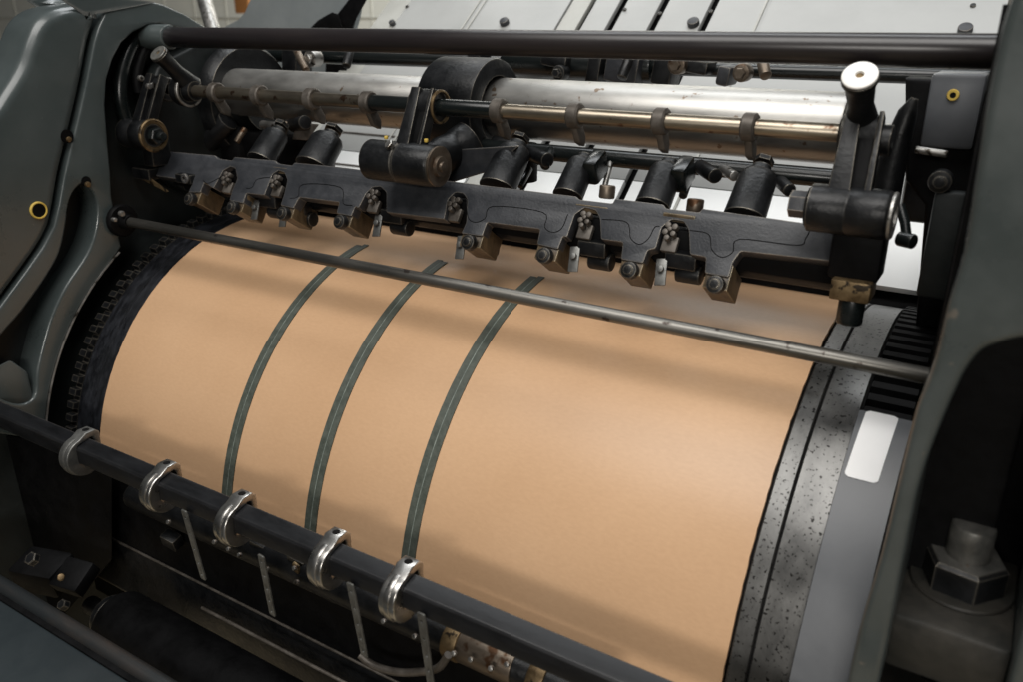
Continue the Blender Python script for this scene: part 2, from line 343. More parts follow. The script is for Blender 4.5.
cover = [q2(p[0] - 1.5, p[1]) for p in seam] + [q2(-60, 385), q2(-150, 470), q2(-300, 430), q2(-300, 200)] + [q2(*p, XL - .15) for p in [(-120, 190), (-40, 120), (-14, 86), (-1, 64), (6, 44), (16, 22), (34, 9), (62, 4)]] + [q2(86, 4), q2(99, 8)]
b = new(); plate(b, (V((XL + .004, 0, 0)), *frL[1:]), smooth(cover[:12], 3, False) + cover[12:16] + smooth(cover[16:], 4, False), [], .24, .045, 6)
cv = part('frame_cover', b, 'paint', t)
b = new(); p = at(38.5, 210, x=XL + .006); lathe(b, p, (1, 0, 0), [(.003, .027), (.006, .028), (.0065, .032), (.004, .0345), (-.004, .035)], 28); part('oil_hole_ring', b, 'yellow', cv)
b = new(); p = at(38.5, 210, x=XL + .008); lathe(b, p, (1, 0, 0), [(0, .0), (0, .0295)], 28); part('oil_hole', b, 'black_plain', cv)
b = new(); p = at(67, 136, x=XL + .004); lathe(b, p, (1, 0, 0), [(.001, 0), (.001, .026), (-.003, .027)], 20); part('screw_recess', b, 'black_plain', cv)
b = new(); p = at(68, 139, x=XL + .006); cyl(b, p, p + V((.012, 0, -.0)), .011); part('cover_screw', b, 'brass', cv)
b = new(); p = at(86, 181, x=XL); lathe(b, p, (1, 0, 0), [(.002, 0), (.002, .021), (-.003, .022)], 20, squash=1); part('oil_cup_recess', b, 'black_plain', t)
b = new(); p = at(86.5, 184, x=XL); cyl(b, p, p + V((.016, 0, 0)), .012); part('oil_cup', b, 'brass', t)
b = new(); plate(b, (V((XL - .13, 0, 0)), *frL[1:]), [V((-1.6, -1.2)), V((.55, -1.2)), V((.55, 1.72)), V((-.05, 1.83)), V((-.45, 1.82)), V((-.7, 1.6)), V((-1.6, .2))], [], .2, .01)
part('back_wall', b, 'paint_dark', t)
# bright machined rim of the cylinder opening
rim = [(XL + .001, 1.1 * math.sin(R(a)), 1.1 * math.cos(R(a))) for a in range(33, 98, 2)]
b = new(); sweep(b, [V((x, -y, z)) for x, y, z in rim], .0045, 6); part('machined_rim', b, 'steel', t)
# arched ribs inside the upper opening
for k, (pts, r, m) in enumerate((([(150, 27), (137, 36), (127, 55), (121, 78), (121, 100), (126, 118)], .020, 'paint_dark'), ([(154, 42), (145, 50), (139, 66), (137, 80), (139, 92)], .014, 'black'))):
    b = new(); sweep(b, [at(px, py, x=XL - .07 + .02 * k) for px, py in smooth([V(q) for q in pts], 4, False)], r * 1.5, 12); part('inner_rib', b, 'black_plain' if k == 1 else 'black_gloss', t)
b = new(); prism(b, [[at(px, py, y=yy) for px, py in ((-60, 425), (36, 440), (112, 470), (112, 560), (60, 620), (-60, 620))] for yy in (-1.17, -1.13)], .008); part('shade_plate', b, 'black_plain', t)  # black plate added to stand for the shade low on the frame
b = new(); prism(b, [[at(px, py, x=xx) for px, py in ((0, 408), (34, 402), (27, 372), (10, 360), (-30, 380))] for xx in (XL - .1, XL - .01)], .01); part('web', b, 'paint', t)
for px, py in ((147, 86), (150.5, 85), (139, 78), (120, 213)):
    b = new(); p = at(px, py, x=-3.24); cyl(b, p, p + V((.02, 0, 0)), .012, bv=.003); part('cap_screw', b, 'steel', t)
b = new(); cyl(b, (-3.42, -.26, 1.80), (-3.195, -.26, 1.80), .052, seg=40, bv=.015); part('tie_bar_boss', b, 'paint', t)
# rear bracket and boss behind the levers, closing the frame off
b = new(); lathe(b, (-3.36, .18, 1.50), (1, 0, 0), [(0, 0), (0, .25), (.03, .27), (.10, .27), (.13, .25), (.13, .15), (.17, .13), (.22, .13), (.22, 0)], 40); part('roller_bearing_boss', b, 'black', t)
b = new(); box(b, (-3.25, .18, 1.22), (.16, .34, .36), .03); part('bearing_pedestal', b, 'black_plain', t)
b = new(); plate(b, (V((-3.30, 0, 0)), *frL[1:]), smooth([V((-.3, 1.62)), V((-.12, 1.74)), V((.1, 1.79)), V((.34, 1.74)), V((.5, 1.5)), V((.5, 1.1)), V((.1, 1.02)), V((-.3, 1.2))], 4), [], .1, .015); part('upper_web', b, 'paint_dark', t)

# ================================================================== right side frame
t = thing('side_frame', 'grey cast side frame in the right foreground with a dark pocket holding a bolt', 'machine frame', (.1, -.9, .2))
yF = -1.05
def qf(px, py):
    p = at(px, py, y=yF); return V((p.x, p.z))
outer = [qf(*p) for p in [(1016, -14), (1006, 14), (999, 42), (985, 115), (975, 180), (963, 254), (948, 303), (937, 351), (927, 384), (915, 413), (898, 483), (880, 557), (858, 632), (838, 720), (800, 860)]] + [V((.5, -.4)), V((.5, 1.93)), V((.0, 1.93))]
hole = [qf(*p) for p in [(1023, 339), (1001, 344), (982, 352), (966, 371), (954, 395), (941, 425), (926, 464), (915, 503), (900, 578), (880, 682), (852, 800)]] + [V((.16, -.1)), V((.165, .9)), V((.17, 1.30)), V((.12, 1.37))]
frR = (V((0, yF, 0)), V((1, 0, 0)), V((0, 0, 1)), V((0, -1, 0)))
b = new(); plate(b, frR, smooth(outer[:15], 3, False) + outer[15:], [smooth(hole, 3)], .34, .016, 4); part('frame_face', b, 'paint_right', t)
b = new(); box(b, (.15, -.60, .6), (.50, .10, 2.6), .0); part('pocket_back', b, 'black_plain', t)  # near-black colour paints in the shade deep in the pocket
# body behind the face carrying the bearings
b = new(); plate(b, (V((.10, 0, 0)), *frL[1:]), [V((-.8, -.8)), V((.7, -.8)), V((.7, 1.2)), V((.35, 1.74)), V((-.10, 1.875)), V((-.8, 1.875))], [], .19, .01); part('frame_side', b, 'black_plain', t)  # coloured black as well, so the pocket reads as deep shade
# bolt ledge
zl = .66
b = new(); box(b, (.055, -.79, zl - .07), (.23, .40, .14), .012); lg = part('bolt_ledge', b, 'ledge', t)
b = new(); box(b, (.055, -.95, .36), (.25, .26, .12), .012); part('lower_ledge', b, 'ledge', t)
p = at(935, 674, z=.423); b = new(); lathe(b, p, (0, 0, 1), [(.0, 0), (.0, .034), (-.004, .036)], 28); part('drilled_hole', b, 'black_plain', t)
pb = at(959, 592, z=zl); pb = V((pb.x, pb.y + .03, zl))
b = new(); hexa(b, pb, (0, 0, 1), .088, .080, .35, .10); b2 = new(); lathe(b2, pb, (0, 0, 1), [(0, .04), (0, .104), (.004, .108), (.010, .106), (.012, .04)], 40); part('washer', b2, 'ledge', t)
nt_ = part('hex_nut', b, 'black', t, 'big hexagonal nut on the ledge in the pocket')
b = new(); hexa(b, pb + V((0, 0, .0795)), (0, 0, 1), .079, .004, .35, .4); part('pale_top_face', b, 'tin', nt_)  # paler slab laid on top of the black nut
b = new(); cyl(b, pb + V((0, 0, .08)), pb + V((0, 0, .165)), .046, bv=.009, seg=40); lathe(b, pb + V((0, 0, .1652)), (0, 0, 1), [(0, 0), (0, .006), (-.003, .008)], 16); part('stud_bolt', b, 'tin', t, 'round stud end standing out of the big nut')
# curved guard over the gear, with a blank sticker
b = new(); arcstrip(b, -.252, -.122, 1.03, 29, 135, .012, 60); g = part('gear_guard', b, 'guard', t, 'smooth grey curved guard plate over the right gear')
b = new(); cx, ca, hw, ha = -.199, 34.6, .040, 5.7; poly = fillet([V((-hw, -ha / 57.3)), V((hw, -ha / 57.3)), V((hw, ha / 57.3)), V((-hw, ha / 57.3))], .016, 5)
def onr(p, r, dx=0): a = R(ca) + p.y; return V((cx + p.x - (a - R(ca)) * .04, -r * math.sin(a), r * math.cos(a)))
n = len(poly); rows = 14; ys = sorted(set(round(p.y, 5) for p in poly))
def halfw(y):
    e = ha / 57.3 - abs(y); c = .010
    return hw if e >= c else hw - c + math.sqrt(max(0, c * c - (c - e) ** 2))
prev = None
for k in range(41):
    y = -ha / 57.3 + 2 * ha / 57.3 * k / 40; w = halfw(y); cur = [b.verts.new(onr(V((s * w, y)), 1.0325)) for s in (-1, 0, 1)]
    if prev:
        for i in (0, 1): b.faces.new((prev[i], prev[i + 1], cur[i + 1], cur[i]))
    prev = cur
part('blank_sticker', b, 'sticker', g, 'blank white rounded sticker on the guard')
# bearing block at the top right, with a yellow ringed oil hole
b = new(); box(b, (-.20, .02, 1.635), (.135, .14, .20), .012); bb = part('bearing_block', b, 'guard', t)
p = at(953, 95, y=-.055); b = new(); lathe(b, p, (0, -1, 0), [(0, .007), (.002, .008), (.002, .014), (-.002, .016)], 24); part('oil_hole_ring', b, 'yellow', bb)
b = new(); lathe(b, p + V((0, -.001, 0)), (0, -1, 0), [(0, 0), (.001, .009)], 20); part('oil_hole', b, 'black_plain', bb)
b = new(); sweep(b, [at(*q, y=-.10) for q in ((915, 98), (908, 112), (900, 135), (893, 160), (888, 185), (884, 205))], [.010, .026, .034, .038, .040, .042], 16); part('curved_rib', b, 'black', t)
b = new(); box(b, (-.215, .08, 1.42), (.16, .18, .22), .02); part('lower_block', b, 'black', t)
b = new(); plate(b, (V((0, -.02, 0)), V((1, 0, 0)), V((0, 0, 1)), V((0, -1, 0))), [V((p.x, p.z)) for p in [at(*q, y=-.02) for q in ((905, 78), (985, 82), (985, 330), (915, 330), (925, 205), (905, 180))]], [], .12, .012); part('back_plate', b, 'black_plain', t)
b = new(); cyl(b, at(915, 149, y=-.13), at(948, 154, y=-.13), .010); part('locating_pin', b, 'steel', t)
b = new(); p = at(942, 179, y=-.14); cyl(b, p, p + V((0, -.05, 0)), .030); cyl(b, p + V((0, -.05, 0)), p + V((0, -.06, 0)), .016); part('cap_bolt', b, 'black', t)
b = new(); box(b, at(944, 245, y=-.16), (.09, .05, .30), .01); part('side_arm', b, 'paint_dark', t)

# ================================================================== bars between the frames
b = new(); cyl(b, (XL + .10, -.26, 1.80), (XR + .05, -.26, 1.80), .041, seg=48); solo('tie_bar', b, 'tie', 'thick dark brown tie bar running right across the top of the press', 'tie bar')
t = thing('guide_rod', 'thin bright steel rod crossing just above the tan paper', 'rod', (-1.7, -.57, 1.06))
b = new(); cyl(b, (XL, -.57, 1.06), (XR + .02, -.57, 1.06), .021, seg=32); part('rod', b, 'rod', t)
b = new(); lathe(b, (-3.30, -.57, 1.06), (1, 0, 0), [(0, 0), (0, .066), (.008, .070), (.022, .070), (.03, .064), (.034, .036), (.07, .032), (.075, .028), (.075, 0)], 36); part('rod_flange', b, 'black_plain', t)
for x in (-3.29 + .03,):
    b = new(); cyl(b, (x, -.63, 1.08), (x + .025, -.63, 1.08), .009); part('flange_screw', b, 'steel', t)

# delivery roller and its centre bearing
t = thing('delivery_roller', 'shiny dull silver delivery roller in two halves with a black drum in the middle', 'roller', (-1.9, .1, 1.53))
b = new(); cyl(b, (-3.39, .1, 1.55), (-1.96, .1, 1.55), .108, seg=64, bv=.012); part('roller_tube', b, 'roller', t)
b = new(); cyl(b, (-1.84, .1, 1.555), (-.49, .1, 1.555), .110, seg=64, bv=.012); part('roller_tube', b, 'roller', t)
b = new(); cyl(b, (-.52, .1, 1.53), (-.2, .1, 1.53), .05); part('roller_journal', b, 'steel', t)
b = new(); lathe(b, (-2.02, .06, 1.55), (1, 0, 0), [(0, 0), (0, .165), (.012, .18), (.025, .188), (.25, .188), (.262, .184), (.27, .170), (.272, .125), (.245, .115), (.245, 0)], 56); part('centre_drum', b, 'black', t)
b = new(); box(b, (-1.95, .1, 1.41), (.2, .18, .14), .02); part('drum_foot', b, 'black', t)

# collar shaft
ys, zs = -.3, 1.59
t = thing('collar_shaft', 'thin brownish steel shaft carrying small grey collars in front of the silver roller', 'shaft', (-1.8, ys, zs))
def xs(px, py): return at(px, py, y=ys).x
b = new(); cyl(b, (-3.12, ys, zs), (-.36, ys, zs), .0245, seg=28); part('shaft_rod', b, 'shaft', t)
x0, x1 = xs(372, 102), xs(499, 110)
b = new(); cyl(b, (x0, ys, zs), (x1, ys, zs), .0285, seg=28); part('black_sleeve', b, 'black_gloss', t)
b = new(); lathe(b, (-3.13, ys, zs), (1, 0, 0), [(0, .02), (0, .06), (.02, .066), (.05, .066), (.056, .060), (.056, .044), (.10, .040), (.10, .02)], 32, closed=True); part('end_collar', b, 'black', t)
b = new(); ring(b, (-3.075, ys, zs), (1, 0, 0), .067, .058, .008, 32, .002); part('end_collar_rim', b, 'steel', t)
first = None
for px, py in ((213, 94), (256, 97), (308, 100), (364, 103), (494, 109), (570, 115), (655, 122), (743, 128)):
    x = xs(px, py)
    if first is None:
        b = new(); ring(b, (x, ys, zs), (1, 0, 0), .040, .024, .040, 28, .005)
        first = part('collar', b, 'collar', t); fx = x
        b = new(); q = [[V((xx, ys + p[0], zs + p[1])) for p in ((-.015, -.03), (.03, -.03), (.055, -.07), (.05, -.10), (.015, -.085))] for xx in (x + .010, x + .032)]
        prism(b, q, .003); part('collar_finger', b, 'collar', first)
    else:
        c = copy_tree(first, t); c.location = first.location + V(((x - fx) * S, 0, 0))

# ================================================================== swing levers (left, middle, right)
yh, zh = -.42, 1.41
def lever(xh0, xh1, label, face, xl, capx, big=1.0, cap=True, cr=1.0, capm='white_cap'):
    t = thing('swing_lever', label, 'lever', ((xh0 + xh1) / 2, yh, zh), 'swing levers carrying the gripper bar')
    b = new(); rh = .063 * big; h = xh1 - xh0
    lathe(b, (xh0, yh, zh), (1, 0, 0), [(0, 0), (0, rh * .82), (.006, rh * .9), (.008, rh), (h * .5 - .006, rh), (h * .5 - .003, rh * .965), (h * .5 + .003, rh * .965), (h * .5 + .006, rh), (h - .01, rh), (h - .004, rh * .95), (h, rh * .9), (h, 0)], 44)
    part('hub', b, 'black', t)
    # H-section arm from the hub up past the shaft
    a = V((xl + .01, yh - .005, zh + .035)); c = V((xl, ys - .012, zs + .055)); d = (c - a); L = d.length; d.normalize(); n = V((1, 0, 0)).cross(d)
    for dx, w, dep, m in ((0, .045, .05, 'black'), (.040, .04, .012, 'black_plain'), (.068, .014, .045, 'black')):
        b = new(); prism(b, [[p + V((dx, 0, 0)) + n * o * dep for p in (a + V((-w * .62, 0, 0)), a + V((w * .62, 0, 0)), c + V((w * .42, 0, 0)), c + V((-w * .42, 0, 0)))] for o in (-.5, .5)], .003)
        part('arm_web' if m == 'black_plain' else 'arm_rib', b, m, t)
    b = new(); ring(b, (xl - .03, ys, zs), (1, 0, 0), .052 * big, .022, .10, 32, .006); part('arm_eye', b, 'black', t)
    if cap:
        a = V((capx, yh - .0, 1.742)); d = V((0, .70, -.71)).normalized()
        b = new(); lathe(b, a, d, [(0, 0), (0, .033 * cr), (.004, .038 * cr), (.012, .0385 * cr), (.030, .032 * cr), (.10, .031), (.17, .044), (.19, .05), (.19, 0)], 36); part('cap_stem', b, 'black', t)
        b = new(); lathe(b, a - d * .001, -d, [(0, .037 * cr), (.004, .0365 * cr), (.006, .034 * cr), (.006, .011), (.0, .009)], 36); k = part('cap_face', b, capm, t)
        b = new(); lathe(b, a - d * .001, -d, [(0, 0.0115), (.001, .011), (.001, .0)], 20); part('cap_hole', b, 'brass', k)
    return t
# left: washer and nut on the +x face
t = lever(-3.37, -3.20, 'black swing lever at the left end with a brass washer and nut on its hub', 1, at(157, 82, y=ys).x, -3.075, 1.0, True, 1.0, 'tin')
b = new(); lathe(b, (-3.2, yh, zh), (1, 0, 0), [(0, 0), (0, .066), (.006, .070), (.014, .070), (.018, .065), (.016, .052), (.012, .050), (.012, 0)], 40); part('washer', b, 'brass', t)
b = new(); lathe(b, (-3.19, yh, zh), (1, 0, 0), [(0, 0), (0, .049), (.004, .047), (.006, 0)], 40); part('hub_face', b, 'black', t)
b = new(); hexa(b, (-3.184, yh, zh), (1, 0, 0), .036, .03, .2); cyl(b, (-3.15, yh, zh), (-3.12, yh, zh), .018); part('hub_nut', b, 'black_gloss', t)
b = new(); box(b, (-3.27, -.36, 1.33), (.07, .10, .12), .01); part('bar_bracket', b, 'black', t)
# middle
t = lever(-1.985, -1.69, 'black swing lever in the middle below the black drum with a square headed bolt', 1, -1.835, 0, 1.12, cap=False)
b = new(); lathe(b, (-1.69, yh, zh), (1, 0, 0), [(0, 0), (0, .062), (.006, .068), (.012, .068), (.014, .062), (.010, .050), (.010, .036), (.022, .034), (.022, .018), (.030, .016), (.032, 0)], 40); part('hub_end_ring', b, 'rust', t)
p = at(391, 146, y=-.46); b = new(); hexa(b, p, (-.2, -.7, .6), .017, .018, .2); part('hub_bolt', b, 'steel', t)
b = new(); ring(b, (-1.762, ys, zs), (1, 0, 0), .058, .05, .012, 32, .003); part('eye_ring', b, 'brass', t)
for px, py in ((386, 139), (426, 142)):
    b = new(); p = at(px, py, y=-.42); cyl(b, p, p + V((0, 0, .012)), .007, bv=.002); part('oil_nipple', b, 'yellow', t)
b = new(); q = [V(at(470, 140, y=-.1)), V(at(455, 150, y=-.16)), V(at(436, 158, y=-.24)), V(at(415, 166, y=-.32))]; sweep(b, smooth(q, 4, False), [.075] * 4 + [.07] * 4 + [.062] * 5, 20); part('neck', b, 'black', t)
b = new(); prism(b, [[at(px, py, y=yy) for px, py in ((440, 150), (520, 145), (492, 170), (446, 184))] for yy in (-.2, -.15)], .006); part('side_plate', b, 'gripper', t)
b = new(); cyl(b, (-1.62, .02, 1.30), (-1.62, .02, 1.44), .06); part('pivot_boss', b, 'black_plain', t)
# right
t = lever(-.47, -.265, 'black swing lever at the right end with a bright round cap and a hex nut', 1, -.405, -.388, 1.0, True, 1.16)
b = new(); hexa(b, (-.515, yh, zh + .004), (1, 0, 0), .036, .05, .3); part('hub_nut', b, 'gripper', t)
b = new(); ring(b, (-.267, yh, zh), (1, 0, 0), .060, .03, .012, 32, .003); part('washer', b, 'steel', t)
b = new(); box(b, (-.335, -.37, 1.29), (.13, .10, .13), .012); part('bar_bracket', b, 'black_plain', t)
b = new(); box(b, (-.33, -.40, 1.205), (.10, .10, .055), .004); part('bracket_block', b, 'brass', t)
b = new(); cyl(b, (-.325, -.42, 1.105), (-.325, -.41, 1.20), .034, bv=.01); part('stop_post', b, 'black_gloss', t)
b = new(); cyl(b, (-.36, ys - .01, zs - .01), (-.305, ys - .01, zs - .01), .040); part('eye_boss', b, 'black', t)
b = new(); p = at(907, 239, y=-.3); cyl(b, p + V((-.02, 0, 0)), p + V((.02, -.02, 0)), .020); sweep(b, [p, at(905, 222, y=-.28), at(900, 205, y=-.26)], .013, 10); part('side_screw', b, 'black_gloss', t)

# ================================================================== gripper bar
t = thing('gripper_bar', 'long dark grey gripper bar with arched slots and blocky feet over the paper', 'gripper bar', (-1.8, -.33, 1.25))
GO = V((0, -.30, 1.335)); gd = V((0, -.10, -.148)).normalized(); gn = V((0, -.83, .56)).normalized()
frG = (GO, V((1, 0, 0)), -gd, gn)
def qg(px, py):
    p = at(px, py, pl=(GO, gn)); return V((p.x, (p - GO).dot(-gd)))
feet = [((188, 192), (200, 191), 204, 181), ((229, 200), (243, 202), 246, 192), ((280, 206), (293, 208), 297, 195), ((336, 213), (351, 216), 355, 203),
        ((461, 233), (482, 236), 487, 222), ((537, 244), (558, 249), 563, 236), ((621, 259), (643, 263), 648, 248), ((705, 273), (730, 277), 735, 262)]
slots = [(230, 168, 8), (279, 171, 8), (376, 186, 9), (457, 194, 10), (588, 210, 14), (673, 222, 14)]
low = [(840, 262), (741, 251), (733, 262), (729, 277), (705, 273), (706, 257), (690, 254), (689, 230), (684, 221), (672, 219), (662, 227), (656, 248), (648, 250), (643, 263), (621, 259), (623, 242), (601, 239), (600, 218), (596, 210), (585, 207), (575, 214), (567, 237),
       (563, 236), (558, 249), (537, 244), (540, 229), (487, 222), (482, 236), (461, 233), (466, 222), (467, 199), (463, 193), (455, 192), (448, 199), (444, 219), (386, 212), (386, 192), (380, 186), (372, 187), (366, 193), (358, 208), (355, 206), (351, 216), (336, 213),
       (339, 202), (299, 197), (293, 208), (280, 205), (283, 196), (287, 180), (284, 172), (278, 170), (272, 174), (264, 195), (246, 193), (243, 203), (229, 200), (232, 190), (237, 178), (235, 168), (230, 166), (223, 170), (213, 188), (204, 182), (200, 192), (188, 192), (193, 181), (152, 175)]
top = [(158, 150), (215, 155), (217, 158), (232, 160), (234, 156.5), (275, 160), (277, 163), (292, 165), (294, 162), (344, 167), (478, 184), (577, 196), (579, 199), (613, 203), (615, 198), (664, 204), (666, 208), (700, 212), (702, 208), (794, 221), (850, 229)]
outl = [qg(*p) for p in low] + [qg(*p) for p in top]
b = new(); plate(b, frG, fillet(outl, .006, 2), [], .045, .003, 1); part('bar_plate', b, 'gripper', t)
b = new(); box(b, (-1.80, -.285, 1.225), (2.92, .05, .10), .006); part('bar_beam', b, 'black_plain', t)
b = new(); lathe(b, (-3.2, -.26, 1.19), (1, 0, 0), [(0, 0), (0, .045), (2.85, .045), (2.85, 0)], 24); part('gripper_shaft', b, 'black', t)
for k, (a, c, xe, ye) in enumerate(feet):
    p0, p1 = qg(*a), qg(*c); d = .155
    w3 = lambda q, dn: GO + V((1, 0, 0)) * q.x - gd * q.y + gn * dn
    bot = min(p0.y, p1.y); topv = bot + .095
    x0, x1 = min(p0.x, p1.x), p1.x
    b = new(); back = V((0, .165, -.015))
    back = -gn * .125; lo = .040
    f = [w3(V((x0, bot - lo)), -.008), w3(V((x1, bot - lo)), -.008), w3(V((x1, bot - lo)), -.008) + back, w3(V((x0, bot - lo)), -.008) + back]
    gtop = [w3(V((x0, bot + .04)), -.008), w3(V((x1, bot + .04)), -.008), w3(V((x1, bot + .04)), -.008) + back, w3(V((x0, bot + .04)), -.008) + back]
    prism(b, [f, gtop], .004); ft = part('gripper_foot', b, 'bronze', t)
    b = new(); cc = f[0] * .5 + f[1] * .5 - gd * .012 + V((.006, 0, 0)); cyl(b, cc, cc + gn * .030 + gd * .006, .027, bv=.006, seg=24); cyl(b, cc + gn * .030 + gd * .006, cc + gn * .036 + gd * .007, .015, bv=.002, seg=16)
    part('foot_screw', b, 'black', ft)
tips = [(255, 212), (283, 219), (377, 228), (460, 250), (574, 262), (661, 275)]
for k, (px, py) in enumerate(tips):
    p = at(px, py, y=-.37); b = new()
    d = V((.10, -.30, -.55)).normalized(); n = V((0, -.88, .48)).normalized(); u = d.cross(n).normalized()
    box(b, p + d * -.01, (.035, .085, .007), .002, axes=(u, d, n)); cyl(b, p - d * .018 + n * .002, p - d * .018 + n * .016, .011, bv=.002, seg=16)
    part('gripper_finger', b, 'dullsteel', t)
    b = new(); q = p + V((.06, .06, .0)); cyl(b, q + V((-.03, 0, 0)), q + V((.05, 0, 0)), .030, bv=.006); part('finger_cam', b, 'black', t)
    b = new(); box(b, q + V((-.01, -.015, .045)), (.10, .05, .05), .006); part('finger_block', b, 'black', t)
for (px, py, w) in slots:
    b = new(); o = at(px - 1, py + 12, pl=(GO - gn * .02, gn)); u = V((1, 0, 0)); v = -gd
    for du, dv, r in ((-.010, .020, .010), (.011, .018, .010), (-.014, -.002, .010), (.010, -.004, .009), (-.002, .008, .008), (-.004, -.020, .009)):
        c = o + u * du + v * dv; cyl(b, c, c + gn * (.020 + .008 * random.random()), r, bv=.003, seg=14)
    box(b, o - gn * .012 - v * .03, (.05, .05, .02), .004, axes=(u, v, gn))
    part('spring_screw_plate', b, 'collar', t)
# engraved joint line of the top plate
lines = [[(344, 170), (334, 168)], [(487, 206), (466, 212)],]
J = [[(222, 176), (208, 183), (203, 180)], [(246, 188), (252, 187), (257, 179), (270, 177)], [(290, 198), (298, 196), (303, 184), (340, 187), (343, 203), (352, 205)],
     [(466, 199), (468, 217), (475, 222), (485, 218), (493, 206), (543, 212), (545, 227), (553, 232), (562, 228), (568, 214)],
     [(602, 219), (627, 222), (631, 238), (640, 244), (649, 238), (655, 227), (660, 226)], [(690, 230), (709, 234), (712, 249), (722, 257), (733, 252), (740, 239), (797, 245), (806, 238), (812, 226)]]
for ln in J:
    b = new(); pts = smooth([V(q) for q in ln], 5, False); sweep(b, [at(q.x, q.y, pl=(GO + gn * .0002, gn)) for q in pts], .0016, 6); part('joint_line', b, 'black_plain', t)
# posts standing behind the plate
pd = V((0, .115, .11)).normalized()
for k, (px, py, r, ln, blk) in enumerate(((259, 157, .066, .17, 0), (311, 163, .080, .17, 0), (496, 184, .070, .20, 0), (567, 192, .054, .17, 1), (652, 202, .058, .18, 1), (744, 213, .063, .19, 0))):
    p = at(px, py, y=-.262) + V((0, .02, 0))
    b = new(); lathe(b, p - pd * .02, pd, [(0, 0), (0, r), (ln * .75, r * .93), (ln * .85, r * .80), (ln * .9, r * .52), (ln, r * .46), (ln, 0)], 32, squash=.8); po = part('spring_post', b, 'black', t)
    if blk:
        b = new(); q = p + pd * (ln * .62) + V((r * .95, .01, .0)); box(b, q, (.05, .10, .085), .012, rot=(.4, 0, 0)); part('post_clamp', b, 'black_gloss', po)
    else:
        b = new(); q = p + pd * (ln * .95); hexa(b, q, pd, r * .5, .018, .3); part('post_nut', b, 'black', po)
for px, py in ((607, 192), (695, 206)):
    p = at(px, py, y=-.27); b = new(); cyl(b, p - V((0, 0, .02)), p + V((0, .006, .022)), .026, bv=.005, seg=20); part('brown_cap_screw', b, 'rust', t)
for a, c in (((218, 160), (232, 161)), ((278, 165), (292, 166)), ((580, 201), (612, 205)), ((667, 210), (699, 213))):
    b = new(); p = (at(*a, y=-.285) + at(*c, y=-.285)) / 2; box(b, p + V((0, 0, -.015)), (abs(at(*a, y=-.285).x - at(*c, y=-.285).x), .06, .025), .003)
    part('bare_rebate', b, 'bronze', t)
# left end bits
b = new(); box(b, at(150, 172, y=-.36) + V((0, 0, .0)), (.12, .10, .05), .006); part('end_block', b, 'black', t)
b = new(); box(b, at(186, 178, y=-.37), (.10, .04, .04), .006); part('end_block', b, 'black', t)
p = at(186, 178, y=-.395); b = new(); ring(b, p, (0, -1, 0), .022, .010, .012, 20, .003); part('end_screw', b, 'gripper', t)
b = new(); prism(b, [[at(px, py, y=yy) for px, py in ((136, 176), (150, 177), (169, 191), (166, 192))] for yy in (-.40, -.36)], .002); part('end_wedge', b, 'brass', t)

b = new(); box(b, (-1.80, .30, .98), (2.80, .06, .38), .01); solo('gap_filler', b, 'black_plain', 'black filler slab added as shade directly behind and below the gripper bar', 'bar')  # added slab, stands in for the dark gap and hides the pale board
# lower rail behind the gripper bar
t = thing('lower_rail', 'dark green black round rail just under the right half of the silver roller', 'rail', (-1.2, -.02, 1.435))
b = new(); cyl(b, (-1.90, -.04, 1.425), (-.40, -.04, 1.425), .029, seg=28); part('rail_rod', b, 'black_gloss', t)
b = new(); cyl(b, (-1.72, -.02, 1.435), (-1.60, -.02, 1.435), .032); part('rail_sleeve', b, 'black', t)

t = thing('gripper_linkage', 'small dark levers, and pins between the right gripper posts', 'linkage', (-1.1, -.15, 1.36))
for px, py, px2, py2, r, m in ((528, 152, 548, 160, .026, 'black'), (552, 150, 545, 166, .018, 'black_gloss'), (612, 158, 604, 190, .010, 'steel'), (700, 166, 716, 176, .024, 'black'), (722, 168, 735, 176, .016, 'steel'), (530, 168, 520, 186, .012, 'black_gloss'), (690, 176, 683, 196, .014, 'black'), (779, 180, 790, 190, .02, 'black')):
    b = new(); cyl(b, at(px, py, y=-.05), at(px2, py2, y=-.14), r, bv=.004); part('linkage_lever', b, m, t)
# small parts seen between the bar and the roller on the left half
t = thing('finger_holders', 'row of small rusty clamps and levers between the left gripper posts and the roller', 'clamps', (-2.6, .0, 1.35))
for px, py, px2, py2, r, m in ((245, 128, 236, 142, .014, 'rust'), (262, 124, 282, 126, .018, 'steel'), (287, 122, 280, 140, .016, 'rust'), (334, 127, 327, 143, .020, 'rust'), (293, 125, 305, 122, .03, 'black'), (228, 120, 200, 150, .05, 'black'), (215, 128, 190, 152, .02, 'steel')):
    b = new(); a = at(px, py, y=.0); c = at(px2, py2, y=-.05); cyl(b, a, c, r, bv=.004); part('clamp_lever', b, m, t)
b = new(); prism(b, [[at(px, py, y=yy) for px, py in ((296, 122), (319, 124), (307, 140), (292, 139))] for yy in (-.03, .0)], .003); part('clamp_plate', b, 'collar', t)
b = new(); box(b, (-2.95, .1, 1.30), (.5, .12, .16), .02); part('clamp_rail', b, 'black_plain', t)

